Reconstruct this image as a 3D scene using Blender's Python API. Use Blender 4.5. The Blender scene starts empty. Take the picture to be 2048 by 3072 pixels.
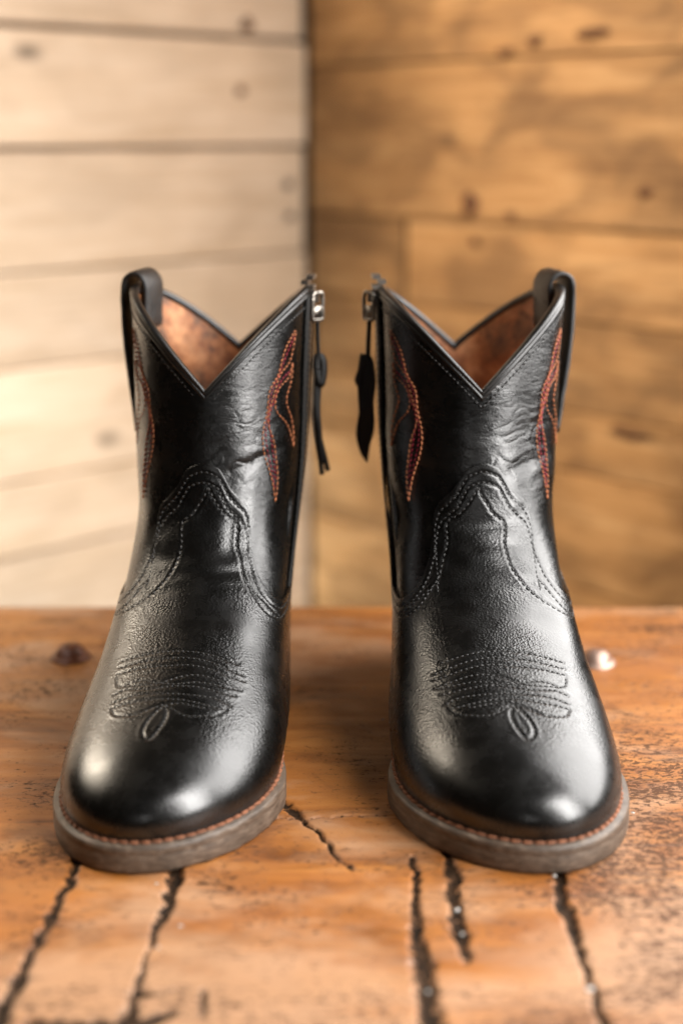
import bpy, bmesh, math
import numpy as np

# ================================================================ camera, world, lamps
scene = bpy.context.scene
cam_d = bpy.data.cameras.new('camera'); cam = bpy.data.objects.new('camera', cam_d)
scene.collection.objects.link(cam); scene.camera = cam
cam.location = (0, -.519, .289); cam.rotation_euler = (math.radians(90-14.9), 0, 0)
cam_d.sensor_fit = 'VERTICAL'; cam_d.sensor_height = 36; cam_d.sensor_width = 24; cam_d.lens = 50
cam_d.clip_start = .02; cam_d.clip_end = 50
cam_d.dof.use_dof = True; cam_d.dof.focus_distance = .655; cam_d.dof.aperture_fstop = 3.2
scene.render.resolution_x = 682; scene.render.resolution_y = 1024

world = bpy.data.worlds.new('World'); scene.world = world; world.use_nodes = True
bg = world.node_tree.nodes['Background']
bg.inputs[0].default_value = (1.0, .82, .66, 1); bg.inputs[1].default_value = .008

def area(name, loc, target, sx, sy, power, color, spread=180):
    d = bpy.data.lights.new(name, 'AREA'); d.shape = 'RECTANGLE'; d.size = sx; d.size_y = sy
    d.energy = power; d.color = color; d.spread = math.radians(spread)
    o = bpy.data.objects.new(name, d); scene.collection.objects.link(o); o.location = loc
    v = np.array(target, float)-np.array(loc, float)
    from mathutils import Vector
    o.rotation_euler = Vector(v).to_track_quat('-Z', 'Y').to_euler()
    return o
# wide window in the right-hand wall, just outside the picture
area('window_light', (.70, .20, .66), (-.031, -.482, .60), .95, .90, 25, (1.0, .975, .95))
# second window further forward on the same side
area('second_window_light', (.95, -.62, .80), (0, .05, .08), .54, 1.25, 38, (1.0, .975, .95))
# small pane behind the camera (the lesser highlight on each toe)
area('window_pane_light', (-.02, -1.45, .62), (0, .05, .05), .10, .10, .5, (1.0, .97, .94))
# added fill from upper left, brightening the end of the left wall
area('left_wall_fill', (-1.05, -.50, 1.30), (-.74, .54, .02), .40, .40, 18, (.80, .91, 1.0), 40)
# unseen warm fill high at the left, added to brighten the right-hand wall
area('right_wall_fill', (-1.02, .20, 1.00), (.04, .84, .36), .60, .60, 2.9, (1.0, .84, .64), 32)
# warm fill without a visible source, put in to lift the table's left end
area('table_left_fill', (-.95, .42, .58), (-.42, .0, .0), 1.0, .80, 2.2, (1.0, .86, .68), 36)

vs = scene.view_settings
vs.view_transform = 'Standard'; vs.look = 'None'; vs.exposure = .22; vs.gamma = 1; vs.use_curve_mapping = False
try:
    scene.cycles.use_denoising = True
except Exception:
    pass
# ---------------------------------------------------------------- boot surface
def cspline(xk, yk, x):
    xk = np.asarray(xk, float); yk = np.asarray(yk, float); x = np.asarray(x, float)
    n = len(xk); h = np.diff(xk)
    A = np.zeros((n, n)); sh = (n,) + yk.shape[1:]; r = np.zeros(sh)
    A[0, 0] = A[-1, -1] = 1
    for i in range(1, n - 1):
        A[i, i-1] = h[i-1]; A[i, i] = 2*(h[i-1]+h[i]); A[i, i+1] = h[i]
        r[i] = 6*((yk[i+1]-yk[i])/h[i] - (yk[i]-yk[i-1])/h[i-1])
    m = np.linalg.solve(A, r.reshape(n, -1)).reshape(sh)
    i = np.clip(np.searchsorted(xk, x) - 1, 0, n - 2)
    ex = (slice(None),) + (None,)*(yk.ndim-1)
    a = ((xk[i+1]-x)/h[i])[ex] if yk.ndim > 1 else (xk[i+1]-x)/h[i]
    b = 1 - a; hh = h[i][ex] if yk.ndim > 1 else h[i]
    return a*yk[i] + b*yk[i+1] + ((a**3-a)*m[i] + (b**3-b)*m[i+1])*hh*hh/6

# each ring: front (y,z), back (y,z), heights at 30..150 deg, half widths at 30..150 deg
RINGS = [
 (.0060,.0112, .266,.040, (.0112,.0112,.017,.033,.040), (.0315,.0468,.0375,.0310,.0235)),
 (.0052,.0185, .2690,.049,(.0195,.0205,.027,.042,.049), (.0325,.0480,.0440,.0355,.0247)),
 (.0105,.0275, .271,.060, (.029,.031,.037,.051,.059), (.0305,.0464,.0436,.0358,.0250)),
 (.0250,.0362, .272,.071, (.0380,.041,.048,.062,.070), (.0270,.0436,.0426,.0355,.0248)),
 (.0460,.0440, .272,.080, (.0460,.050,.059,.072,.079), (.0248,.0410,.0418,.0352,.0245)),
 (.0800,.0570, .2715,.094,(.0590,.065,.075,.087,.093), (.0235,.0390,.0412,.0355,.0240)),
 (.1180,.0755, .270,.112, (.0775,.084,.093,.104,.111), (.0232,.0385,.0418,.0360,.0230)),
 (.1440,.0985, .268,.132, (.1005,.106,.114,.122,.129), (.0230,.0388,.0432,.0372,.0222)),
 (.1570,.1260, .2690,.150,(.128,.132,.139,.144,.148), (.0230,.0396,.0450,.0390,.0225)),
 (.1640,.1560, .2735,.170,(.158,.162,.166,.169,.170), (.0233,.0405,.0468,.0405,.0232)),
 (.1690,.1900, .2790,.197,(.191,.193,.195,.196,.197), (.0240,.0420,.0486,.0420,.0240)),
 (.1725,.2300, .2840,.230,(.230,.230,.230,.230,.230), (.0245,.0430,.0500,.0430,.0245)),
]
NT, NP = 881, 721
def build_surface():
    K = len(RINGS); tk = np.arange(K)
    sta = np.radians([0,30,60,90,120,150,180]); sn = np.sin(sta)
    yf = np.array([r[0] for r in RINGS]); zf = np.array([r[1] for r in RINGS])
    yb = np.array([r[2] for r in RINGS]); zb = np.array([r[3] for r in RINGS])
    Z = np.array([[r[1], *r[4], r[3]] for r in RINGS])
    C = np.array([[0, *[w/s for w, s in zip(r[5], sn[1:6])], 0] for r in RINGS])
    C[:, 0] = C[:, 1] + .12*(C[:, 1]-C[:, 2]); C[:, 6] = C[:, 5] + .12*(C[:, 5]-C[:, 4])
    ts = np.linspace(0, K-1, NT)
    YF = cspline(tk, yf, ts); YB = cspline(tk, yb, ts)
    Zt = cspline(tk, Z, ts); Ct = cspline(tk, C, ts)
    ph = np.linspace(-math.pi, math.pi, NP); ap = np.abs(ph)
    # mirrored stations give even derivatives at 0 and 180
    es = np.radians(np.arange(-90, 271, 30)); ix = [3,2,1,0,1,2,3,4,5,6,5,4,3]
    Zg = cspline(es, Zt[:, ix].T, ap).T; Cg = cspline(es, Ct[:, ix].T, ap).T
    P = np.zeros((NT, NP, 3))
    P[..., 0] = Cg*np.sin(ph)[None]
    P[..., 1] = YF[:, None] + (YB-YF)[:, None]*(1-np.cos(ph))[None]/2
    P[..., 2] = Zg
    dt = np.gradient(P, axis=0); dp = np.empty_like(P)
    dp[:, 1:-1] = P[:, 2:]-P[:, :-2]; dp[:, 0] = dp[:, -1] = P[:, 1]-P[:, -2]
    N = np.cross(dp, dt); N /= np.linalg.norm(N, axis=2, keepdims=True)+1e-12
    return P, N
SP, SN = build_surface()
TMAX = len(RINGS)-1
def bil(G, t, p):
    p = (np.asarray(p, float)+math.pi) % (2*math.pi)
    a = np.clip(np.asarray(t, float)/TMAX*(NT-1), 0, NT-1.001); b = p/(2*math.pi)*(NP-1); b = np.clip(b, 0, NP-1.001)
    i = a.astype(int); j = b.astype(int); u = (a-i)[..., None]; v = (b-j)[..., None]
    return (G[i, j]*(1-u)*(1-v)+G[i+1, j]*u*(1-v)+G[i, j+1]*(1-u)*v+G[i+1, j+1]*u*v)
def surf(t, p, off=0.0):
    t, p = np.broadcast_arrays(np.asarray(t, float), np.asarray(p, float))
    n = bil(SN, t, p); n = n/(np.linalg.norm(n, axis=-1, keepdims=True)+1e-12)
    return bil(SP, t, p) + n*np.asarray(off)[..., None], n
def t_at_z(p, z):
    """ring parameter where the surface reaches height z at angle p"""
    p = np.atleast_1d(np.asarray(p, float)); z = np.broadcast_to(np.asarray(z, float), p.shape)
    b = np.clip(((p+math.pi) % (2*math.pi))/(2*math.pi)*(NP-1), 0, NP-1.001); j = b.astype(int); v = b-j
    ts = np.linspace(0, TMAX, NT); out = np.zeros(p.shape)
    for k in range(p.size):
        col = SP[:, j[k], 2]*(1-v[k])+SP[:, j[k]+1, 2]*v[k]
        out[k] = np.interp(z[k], col, ts)
    return out
def collar_z(p):
    s = np.abs(np.sin(p)); front = np.cos(p) > 0
    zv = np.where(front, .1680, .1755)
    return zv + (.2125-zv)*s**np.where(front, .97, 1.0)

# ================================================================ helpers
COL = scene.collection
def sm(a, b, x):
    t = np.clip((np.asarray(x, float)-a)/(b-a), 0, 1); return t*t*(3-2*t)
def hash3(i, j, k, seed):
    h = (i.astype(np.int64)*374761393 + j.astype(np.int64)*668265263 + k.astype(np.int64)*2147483647 + seed*1274126177) & 0x7fffffff
    h = ((h ^ (h >> 13))*1274126177) & 0x7fffffff
    h = ((h ^ (h >> 16))*974634777) & 0x7fffffff
    return (h & 0xffff)/65535.0
def noise3(P, seed=0):
    """smooth value noise, -1..1"""
    f = np.floor(P); u = P-f; u = u*u*u*(u*(u*6-15)+10); f = f.astype(np.int64); r = 0
    for a in (0, 1):
        for b in (0, 1):
            for c in (0, 1):
                w = (u[..., 0] if a else 1-u[..., 0])*(u[..., 1] if b else 1-u[..., 1])*(u[..., 2] if c else 1-u[..., 2])
                r = r + w*hash3(f[..., 0]+a, f[..., 1]+b, f[..., 2]+c, seed)
    return r*2-1
def fbm(P, seed=0, n=3):
    r = 0; a = 1
    for k in range(n):
        r = r + a*noise3(P*(2.03**k)+7.3*k, seed+k); a *= .5
    return r

def mesh_obj(name, V, Fc, mat, parent=None, smooth=True):
    me = bpy.data.meshes.new(name)
    if isinstance(Fc, np.ndarray):
        n, k = Fc.shape
        me.vertices.add(len(V)); me.vertices.foreach_set('co', np.asarray(V, np.float32).ravel())
        me.loops.add(n*k); me.loops.foreach_set('vertex_index', Fc.astype(np.int32).ravel())
        me.polygons.add(n); me.polygons.foreach_set('loop_start', np.arange(0, n*k, k, dtype=np.int32))
        me.update(calc_edges=True); me.validate()
    else:
        me.from_pydata([tuple(v) for v in V], [], Fc)
    me.polygons.foreach_set('use_smooth', np.full(len(me.polygons), smooth))
    me.materials.append(mat); me.update()
    o = bpy.data.objects.new(name, me); COL.objects.link(o)
    if parent is not None: o.parent = parent
    return o
def grid_faces(n, m, closed):
    i = np.arange(n-1)[:, None]; j = np.arange(m if closed else m-1)[None]
    j2 = (j+1) % m
    return np.stack([i*m+j, i*m+j2, (i+1)*m+j2, (i+1)*m+j], -1).reshape(-1, 4)
def empty(name, loc, rz=0):
    o = bpy.data.objects.new(name, None); COL.objects.link(o); o.location = loc; o.rotation_euler = (0, 0, rz)
    o.empty_display_size = .05
    return o
def sweep(path, T, A, B, prof, closed_path=False, caps=True):
    """sweep a closed 2-D profile (list of (a,b)) along path with frame axes A, B"""
    path = np.asarray(path); n = len(path); pr = np.asarray(prof); m = len(pr)
    V = path[:, None] + A[:, None]*pr[None, :, 0:1] + B[:, None]*pr[None, :, 1:2]
    V = V.reshape(-1, 3); F = grid_faces(n, m, True).tolist()
    if closed_path:
        F += [[(n-1)*m+j, (n-1)*m+(j+1) % m, (j+1) % m, j] for j in range(m)]
    elif caps:
        F += [list(range(m))[::-1], [(n-1)*m+j for j in range(m)]]
    return V, F
def tube(path, r, k=8):
    path = np.asarray(path, float); T = np.gradient(path, axis=0); T /= np.linalg.norm(T, axis=1, keepdims=True)+1e-12
    ref = np.array([.13, .97, .2]); A = np.cross(T, ref); A /= np.linalg.norm(A, axis=1, keepdims=True)+1e-12
    B = np.cross(T, A); a = np.linspace(0, 2*math.pi, k, endpoint=False)
    return sweep(path, T, A, B, np.stack([np.cos(a)*r, np.sin(a)*r], 1))
def join(parts):
    V = []; F = []; o = 0
    for v, f in parts:
        V.append(np.asarray(v)); F += [[i+o for i in q] for q in (f.tolist() if isinstance(f, np.ndarray) else f)]; o += len(v)
    return np.concatenate(V), F
_b = np.array([(x, y, z) for x in (-1, 1) for y in (-1, 1) for z in (-1, 1)], float)*.5
_bf = [[0, 1, 3, 2], [4, 6, 7, 5], [0, 4, 5, 1], [2, 3, 7, 6], [0, 2, 6, 4], [1, 5, 7, 3]]
def box(c, s, R=None):
    v = _b*np.array(s)
    if R is not None: v = v @ np.asarray(R).T
    return v+np.array(c), _bf

# ---- node helpers
class NT_:
    def __init__(s, name):
        s.m = bpy.data.materials.new(name); s.m.use_nodes = True; s.t = s.m.node_tree
        s.b = s.t.nodes['Principled BSDF']
    def n(s, typ, **kw):
        x = s.t.nodes.new(typ)
        for k, v in kw.items():
            if k.startswith('i_'): x.inputs[k[2:].replace('_', ' ')].default_value = v
            else: setattr(x, k, v)
        return x
    def l(s, a, b): s.t.links.new(a, b)
    def set(s, **kw):
        for k, v in kw.items(): s.b.inputs[k.replace('_', ' ')].default_value = v
    def coord(s, scale=(1, 1, 1), kind='Object', rot=(0, 0, 0), loc=(0, 0, 0)):
        c = s.n('ShaderNodeTexCoord'); m = s.n('ShaderNodeMapping')
        m.inputs['Scale'].default_value = scale; m.inputs['Rotation'].default_value = rot; m.inputs['Location'].default_value = loc
        s.l(c.outputs[kind], m.inputs[0]); return m.outputs[0]
    def noise(s, co, scale, detail=4, rough=.5, dist=0):
        x = s.n('ShaderNodeTexNoise'); x.inputs['Scale'].default_value = scale; x.inputs['Detail'].default_value = detail
        x.inputs['Roughness'].default_value = rough; x.inputs['Distortion'].default_value = dist
        s.l(co, x.inputs['Vector']); return x.outputs[0]
    def ramp(s, f, stops):
        x = s.n('ShaderNodeValToRGB'); e = x.color_ramp.elements
        while len(e) < len(stops): e.new(.5)
        for q, (p, c) in zip(e, stops):
            q.position = p; q.color = c if len(c) == 4 else (*c, 1)
        s.l(f, x.inputs[0]); return x.outputs[0]
    def mix(s, f, a, b, mode='MIX'):
        x = s.n('ShaderNodeMix', data_type='RGBA', blend_type=mode)
        for v, i in ((f, 0), (a, 6), (b, 7)):
            if isinstance(v, (int, float)): x.inputs[i].default_value = v
            elif isinstance(v, tuple): x.inputs[i].default_value = v if len(v) == 4 else (*v, 1)
            else: s.l(v, x.inputs[i])
        return x.outputs[2]
    def math(s, op, a, b=0.0, c=0.0, clamp=False):
        x = s.n('ShaderNodeMath', operation=op, use_clamp=clamp)
        for i, v in enumerate((a, b, c)):
            if isinstance(v, (int, float)): x.inputs[i].default_value = v
            else: s.l(v, x.inputs[i])
        return x.outputs[0]
    def bump(s, h, strength, dist, prev=None):
        x = s.n('ShaderNodeBump'); x.inputs['Strength'].default_value = strength; x.inputs['Distance'].default_value = dist
        s.l(h, x.inputs['Height'])
        if prev is not None: s.l(prev, x.inputs['Normal'])
        return x.outputs[0]
def g(v): return (v, v, v)

# ================================================================ materials
def leather(name, grain, wrinkle, rough, seed=0.0):
    M = NT_(name)
    base = M.coord(loc=(seed, seed*.7, seed*1.3))
    v = M.n('ShaderNodeTexVoronoi', feature='SMOOTH_F1'); v.inputs['Scale'].default_value = 1150; v.inputs['Smoothness'].default_value = .35
    warp = M.n('ShaderNodeVectorMath', operation='ADD'); nz = M.n('ShaderNodeTexNoise'); nz.inputs['Scale'].default_value = 300; M.l(base, nz.inputs['Vector'])
    sc = M.n('ShaderNodeVectorMath', operation='SCALE'); sc.inputs['Scale'].default_value = .0004; M.l(nz.outputs['Color'], sc.inputs[0])
    M.l(base, warp.inputs[0]); M.l(sc.outputs[0], warp.inputs[1])
    flat = M.n('ShaderNodeMapping'); flat.inputs['Scale'].default_value = (.8, .8, 1.25); M.l(warp.outputs[0], flat.inputs[0])
    M.l(flat.outputs[0], v.inputs['Vector'])
    region = M.noise(base, 26, 2)
    amt = M.ramp(region, [(.36, g(.15)), (.64, g(1))])
    xyz = M.n('ShaderNodeSeparateXYZ'); M.l(M.n('ShaderNodeTexCoord').outputs['Object'], xyz.inputs[0])
    toe = M.n('ShaderNodeMapRange'); M.l(xyz.outputs[1], toe.inputs[0]); toe.inputs[1].default_value = .015; toe.inputs[2].default_value = .075; toe.inputs[3].default_value = .35
    amt = M.math('MULTIPLY', amt, toe.outputs[0])
    gh = M.math('MULTIPLY', v.outputs['Distance'], amt)
    n1 = M.bump(gh, grain, .00075)
    wco = M.n('ShaderNodeMapping'); wco.inputs['Scale'].default_value = (130, 130, 520); wco.inputs['Rotation'].default_value = (0, math.radians(9), 0); M.l(base, wco.inputs[0])
    w = M.n('ShaderNodeTexNoise'); w.inputs['Scale'].default_value = 1; w.inputs['Detail'].default_value = 5; w.inputs['Roughness'].default_value = .62; w.inputs['Distortion'].default_value = .9
    M.l(wco.outputs[0], w.inputs['Vector'])
    wr = M.ramp(w.outputs[0], [(.30, g(0)), (.5, g(.75)), (.75, g(1))])
    wa = M.ramp(M.noise(base, 38, 2), [(.35, g(.2)), (.65, g(1))])
    n2 = M.bump(M.math('MULTIPLY', wr, wa), wrinkle, .0011, n1)
    M.l(n2, M.b.inputs['Normal'])
    cn = M.noise(base, 60, 3)
    M.l(M.ramp(cn, [(.3, (.0010, .0009, .0007)), (.7, (.0024, .0020, .0016))]), M.b.inputs['Base Color'])
    M.l(M.ramp(M.noise(base, 90, 4, .6), [(.3, g(rough-.04)), (.7, g(rough+.07))]), M.b.inputs['Roughness'])
    M.set(Specular_IOR_Level=.72, Coat_Weight=.0)
    return M.m
def plain(name, col, rough=.5, metal=0, spec=.5, var=.25, nscale=120, bump=0, bscale=800):
    M = NT_(name); co = M.coord()
    n = M.noise(co, nscale, 4, .6)
    lo = tuple(c*(1-var) for c in col); hi = tuple(min(1, c*(1+var)) for c in col)
    M.l(M.ramp(n, [(.3, lo), (.7, hi)]), M.b.inputs['Base Color'])
    M.set(Roughness=rough, Metallic=metal, Specular_IOR_Level=spec)
    if bump: M.l(M.bump(M.noise(co, bscale, 4, .6), bump, .0006), M.b.inputs['Normal'])
    return M.m
MAT = {}
MAT['vamp'] = leather('black_vamp_leather', .30, .03, .26)
MAT['shaft'] = leather('black_shaft_leather', .18, .17, .26, .37)
MAT['binding'] = plain('black_edge_leather', (.005, .0045, .004), .30, 0, .55, .25, 200, .25, 1500)
MAT['strap'] = plain('black_strap_leather', (.007, .0062, .0055), .45, 0, .45, .35, 260, .5, 1600)
MAT['thread'] = plain('black_thread', (.007, .006, .005), .42, 0, .6, .3, 900)
MAT['orange_thread'] = plain('orange_thread', (.38, .125, .048), .6, 0, .4, .3, 700)
MAT['red_thread'] = plain('crimson_thread', (.22, .010, .022), .55, 0, .4, .3, 700)
MAT['welt_thread'] = plain('welt_thread', (.19, .072, .034), .7, 0, .3, .35, 300)
MAT['metal'] = plain('aged_nickel', (.30, .27, .235), .38, 1, .5, .2, 400)
MAT['tape'] = plain('zip_tape', (.012, .011, .010), .8, 0, .3, .3, 500)
def lining_mat():
    M = NT_('tan_lining_leather'); co = M.coord()
    n = M.noise(co, 42, 4, .6); f = M.noise(co, 210, 4, .65)
    c = M.ramp(n, [(.40, (.050, .015, .004)), (.50, (.27, .082, .018)), (.62, (.54, .25, .105))])
    M.l(M.mix(.35, c, M.ramp(f, [(.35, (.07, .022, .007)), (.65, (.50, .22, .085))]), 'MIX'), M.b.inputs['Base Color'])
    M.set(Roughness=.55); M.l(M.bump(f, .3, .0006), M.b.inputs['Normal']); return M.m
MAT['lining'] = lining_mat()
def sole_mat():
    M = NT_('taupe_sole_edge')
    co = M.coord((220, 90, 900), rot=(.25, .12, 0)); n = M.noise(co, 1, 5, .65, .3)
    big = M.noise(M.coord(), 70, 4, .6)
    c = M.ramp(n, [(.28, (.020, .013, .008)), (.52, (.092, .063, .043)), (.72, (.22, .165, .120))])
    M.l(M.mix(.3, c, M.ramp(big, [(.35, (.045, .032, .023)), (.65, (.14, .105, .080))])), M.b.inputs['Base Color'])
    M.set(Roughness=.48, Specular_IOR_Level=.45)
    M.l(M.bump(n, .35, .0006), M.b.inputs['Normal']); return M.m
MAT['sole'] = sole_mat()
MAT['heel'] = plain('stacked_heel', (.045, .033, .025), .45, 0, .5, .4, 90, .2)

def plank_mat(name, dark, mid, lite, seed, stain=.75, tone_r=.30):
    """pine board; the board's length runs along its own x axis"""
    M = NT_(name)
    info = M.n('ShaderNodeObjectInfo'); c = M.n('ShaderNodeTexCoord')
    off = M.n('ShaderNodeVectorMath', operation='SCALE'); off.inputs['Scale'].default_value = 13.7+seed
    cmb = M.n('ShaderNodeCombineXYZ'); 
    for i in range(3): M.l(info.outputs['Random'], cmb.inputs[i])
    M.l(cmb.outputs[0], off.inputs[0])
    add = M.n('ShaderNodeVectorMath', operation='ADD'); M.l(c.outputs['Object'], add.inputs[0]); M.l(off.outputs[0], add.inputs[1])
    def mp(sc):
        m = M.n('ShaderNodeMapping'); m.inputs['Scale'].default_value = sc; M.l(add.outputs[0], m.inputs[0]); return m.outputs[0]
    grain = M.noise(mp((5, 60, 60)), 1, 5, .6, .8)
    fine = M.noise(mp((18, 320, 320)), 1, 4, .6, .3)
    blot = M.noise(mp((8, 15, 15)), 1, 5, .62, .5)
    col = M.ramp(grain, [(.25, dark), (.48, mid), (.72, lite)])
    col = M.mix(M.ramp(blot, [(.43, g(0)), (.63, g(stain))]), col, tuple(v*.60 for v in dark), 'MIX')
    col = M.mix(.22, col, M.ramp(fine, [(.35, dark), (.65, lite)]))
    # knots
    v = M.n('ShaderNodeTexVoronoi'); v.inputs['Scale'].default_value = 1; M.l(mp((7.5, 15, 15)), v.inputs['Vector'])
    kn = M.ramp(v.outputs['Distance'], [(.06, g(1)), (.15, g(0))])
    vc = M.n('ShaderNodeSeparateColor'); M.l(v.outputs['Color'], vc.inputs[0])
    sel = M.math('GREATER_THAN', vc.outputs[0], .55)
    col = M.mix(M.math('MULTIPLY', M.math('MULTIPLY', kn, sel), .85), col, tuple(v_*.28 for v_ in dark))
    tone = M.n('ShaderNodeHueSaturation'); M.l(col, tone.inputs['Color'])
    M.l(M.math('ADD', M.math('MULTIPLY', info.outputs['Random'], tone_r), 1-tone_r/2), tone.inputs['Value'])
    M.l(tone.outputs[0], M.b.inputs['Base Color'])
    M.set(Roughness=.62, Specular_IOR_Level=.35)
    M.l(M.bump(fine, .4, .002), M.b.inputs['Normal'])
    return M.m
MAT['plank_lit'] = plank_mat('lit_pine_plank', (.40, .268, .155), (.51, .363, .238), (.60, .450, .320), 0, .35)  # same pine as the right wall, paled to paint in strong light
MAT['plank_gold'] = plank_mat('golden_pine_plank', (.20, .094, .030), (.385, .202, .074), (.53, .315, .140), 5, .9, .55)
MAT['backing'] = plain('dark_backing', (.17, .085, .034), .9)
def table_mat():
    M = NT_('worn_varnished_wood'); co = M.coord()
    at = M.n('ShaderNodeAttribute', attribute_name='crack'); wear = M.n('ShaderNodeAttribute', attribute_name='wear'); sheen_at = M.n('ShaderNodeAttribute', attribute_name='painted_sheen')
    grain = M.noise(M.coord((9, 75, 20)), 1, 5, .6, .6)
    blot = M.noise(M.coord((7, 12, 10), loc=(3.1, .4, 0)), 1, 4, .55, .3)
    col = M.ramp(grain, [(.28, (.21, .064, .010)), (.5, (.335, .120, .022)), (.74, (.45, .190, .048))])
    col = M.mix(M.ramp(blot, [(.40, g(0)), (.64, g(.8))]), col, (.205, .066, .012))
    drk = M.noise(M.coord((16, 26, 10), loc=(7.7, 1.2, 0)), 1, 6, .68, .6)
    col = M.mix(M.ramp(drk, [(.50, g(0)), (.64, g(.66))]), col, (.105, .034, .008))
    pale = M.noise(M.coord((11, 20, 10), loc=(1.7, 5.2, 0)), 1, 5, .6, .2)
    pb = M.math('ADD', pale, M.math('MULTIPLY', sheen_at.outputs['Fac'], .17))  # random pale patches plus sheen painted in toward front and right
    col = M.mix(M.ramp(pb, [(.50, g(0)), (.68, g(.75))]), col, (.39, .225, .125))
    # small flecks and worn patches, thicker where the wear map says so
    fl = M.noise(M.coord((240, 400, 100)), 1, 7, .78, .5)
    dens = M.noise(M.coord((22, 34, 20), loc=(.3, 2.2, 0)), 1, 4, .6)
    lim = M.math('ADD', M.math('MULTIPLY', wear.outputs['Fac'], .12), M.math('MULTIPLY', dens, .36))
    fm = M.math('SUBTRACT', M.math('ADD', fl, lim), .77)
    fm = M.math('MULTIPLY', fm, 24, clamp=True)
    col = M.mix(M.math('MULTIPLY', fm, .9), col, (.055, .020, .006))
    st = M.noise(M.coord((28, 330, 100), loc=(.9, 0, 0)), 1, 5, .68, .5)
    sm_ = M.math('MULTIPLY', M.math('SUBTRACT', M.math('ADD', st, M.math('MULTIPLY', wear.outputs['Fac'], .10)), .615), 12, clamp=True)
    col = M.mix(M.math('MULTIPLY', sm_, .7), col, (.060, .024, .009))
    # crack filling
    en = M.noise(co, 330, 6, .75)
    ck = M.math('MULTIPLY', M.math('SUBTRACT', M.math('ADD', at.outputs['Fac'], M.math('MULTIPLY', M.math('SUBTRACT', en, .5), 2.3)), .52), 3.6, clamp=True)
    dirt = M.ramp(M.noise(co, 160, 4, .6), [(.35, (.008, .005, .003)), (.6, (.035, .019, .010)), (.78, (.12, .070, .040))])
    col = M.mix(ck, col, dirt)
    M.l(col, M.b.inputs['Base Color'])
    rr = M.ramp(M.noise(M.coord((30, 60, 30)), 1, 5, .6), [(.3, g(.36)), (.7, g(.66))])
    any_ = M.math('MAXIMUM', ck, M.math('MULTIPLY', fm, .6))
    M.l(M.mix(any_, rr, g(.75)), M.b.inputs['Roughness'])
    M.set(Coat_Weight=.06, Coat_Roughness=.35)
    M.l(M.mix(any_, g(.5), g(.08)), M.b.inputs['Specular IOR Level'])
    h = M.math('SUBTRACT', M.math('MULTIPLY', grain, .5), M.math('ADD', M.math('MULTIPLY', fm, .35), M.math('MULTIPLY', ck, .35)))
    M.l(M.bump(M.math('ADD', h, M.math('MULTIPLY', M.noise(co, 900, 3), .25)), .35, .0012), M.b.inputs['Normal'])
    return M.m
MAT['table'] = table_mat()
MAT['rust'] = plain('rusty_bolt', (.11, .030, .008), .45, .3, .5, .5, 260, .6, 600)
MAT['bolt'] = plain('polished_copper_bolt', (.36, .25, .20), .5, 1, .5, .2, 200, .2, 400)
MAT['dust'] = plain('pale_crumbs', (.42, .40, .37), .6, 0, .5, .15, 300)

# ================================================================ table
def polyd(X, Y, pts, wid):
    """soft coverage 0..1 of a tapering polyline"""
    out = np.zeros_like(X)
    for (x0, y0, w0), (x1, y1, w1) in zip([(*p, w) for p, w in zip(pts, wid)][:-1], [(*p, w) for p, w in zip(pts, wid)][1:]):
        dx, dy = x1-x0, y1-y0
        t = np.clip(((X-x0)*dx+(Y-y0)*dy)/(dx*dx+dy*dy), 0, 1)
        d = np.hypot(X-x0-t*dx, Y-y0-t*dy); w = w0+(w1-w0)*t
        out = np.maximum(out, np.clip(1.25-d/w*.75, 0, 1)*(w > .0003))
    return out
CRACKS = [
 ([(-.1035, .055), (-.106, .030), (-.108, .0086), (-.1101, -.0266), (-.1128, -.0568), (-.115, -.087), (-.1165, -.131)], [.0008, .0022, .0028, .0026, .0024, .0032, .004]),
 ([(-.0672, .012), (-.0676, -.001), (-.0673, -.029), (-.0704, -.0546)], [.0026, .003, .0026, .0012]),
 ([(-.0704, -.0546), (-.0705, -.072), (-.0719, -.092), (-.0732, -.131)], [.0006, .0012, .0026, .0045]),
 ([(.0305, .014), (.0295, .0072), (.0287, -.0216), (.0282, -.0456), (.0294, -.070), (.0298, -.131)], [.001, .002, .0022, .0030, .0048, .0052]),
 ([(.0452, .02), (.0446, .0045), (.0444, -.0216), (.0444, -.0456), (.0457, -.0644)], [.0028, .0034, .0034, .0030, .0014]),
 ([(.0873, .010), (.0871, -.0023), (.0861, -.0339), (.0868, -.0568), (.0875, -.078), (.0879, -.131)], [.0022, .0028, .0034, .0022, .0014, .0034]),
 ([(-.034, .066), (-.0252, .0612), (-.015, .0422), (-.0091, .0331), (-.0033, .0156), (.0046, .0018)], [.0024, .0024, .0016, .0013, .0012, .0010]),
 ([(-.036, .047), (.026, .0505)], [.0007, .0007]),
 ([(-.073, -.084), (-.060, -.083), (-.054, -.081)], [.0022, .0012, .0008]),
 ([(-.104, -.1), (-.088, -.1015), (-.065, -.0995), (-.056, -.094)], [.003, .0035, .0045, .002]),
 ([(-.0475, -.081), (-.0475, -.096)], [.0012, .0012]),
 ([(-.062, -.006), (-.050, -.010), (-.044, -.012)], [.0006, .0012, .0007]),
]
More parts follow.
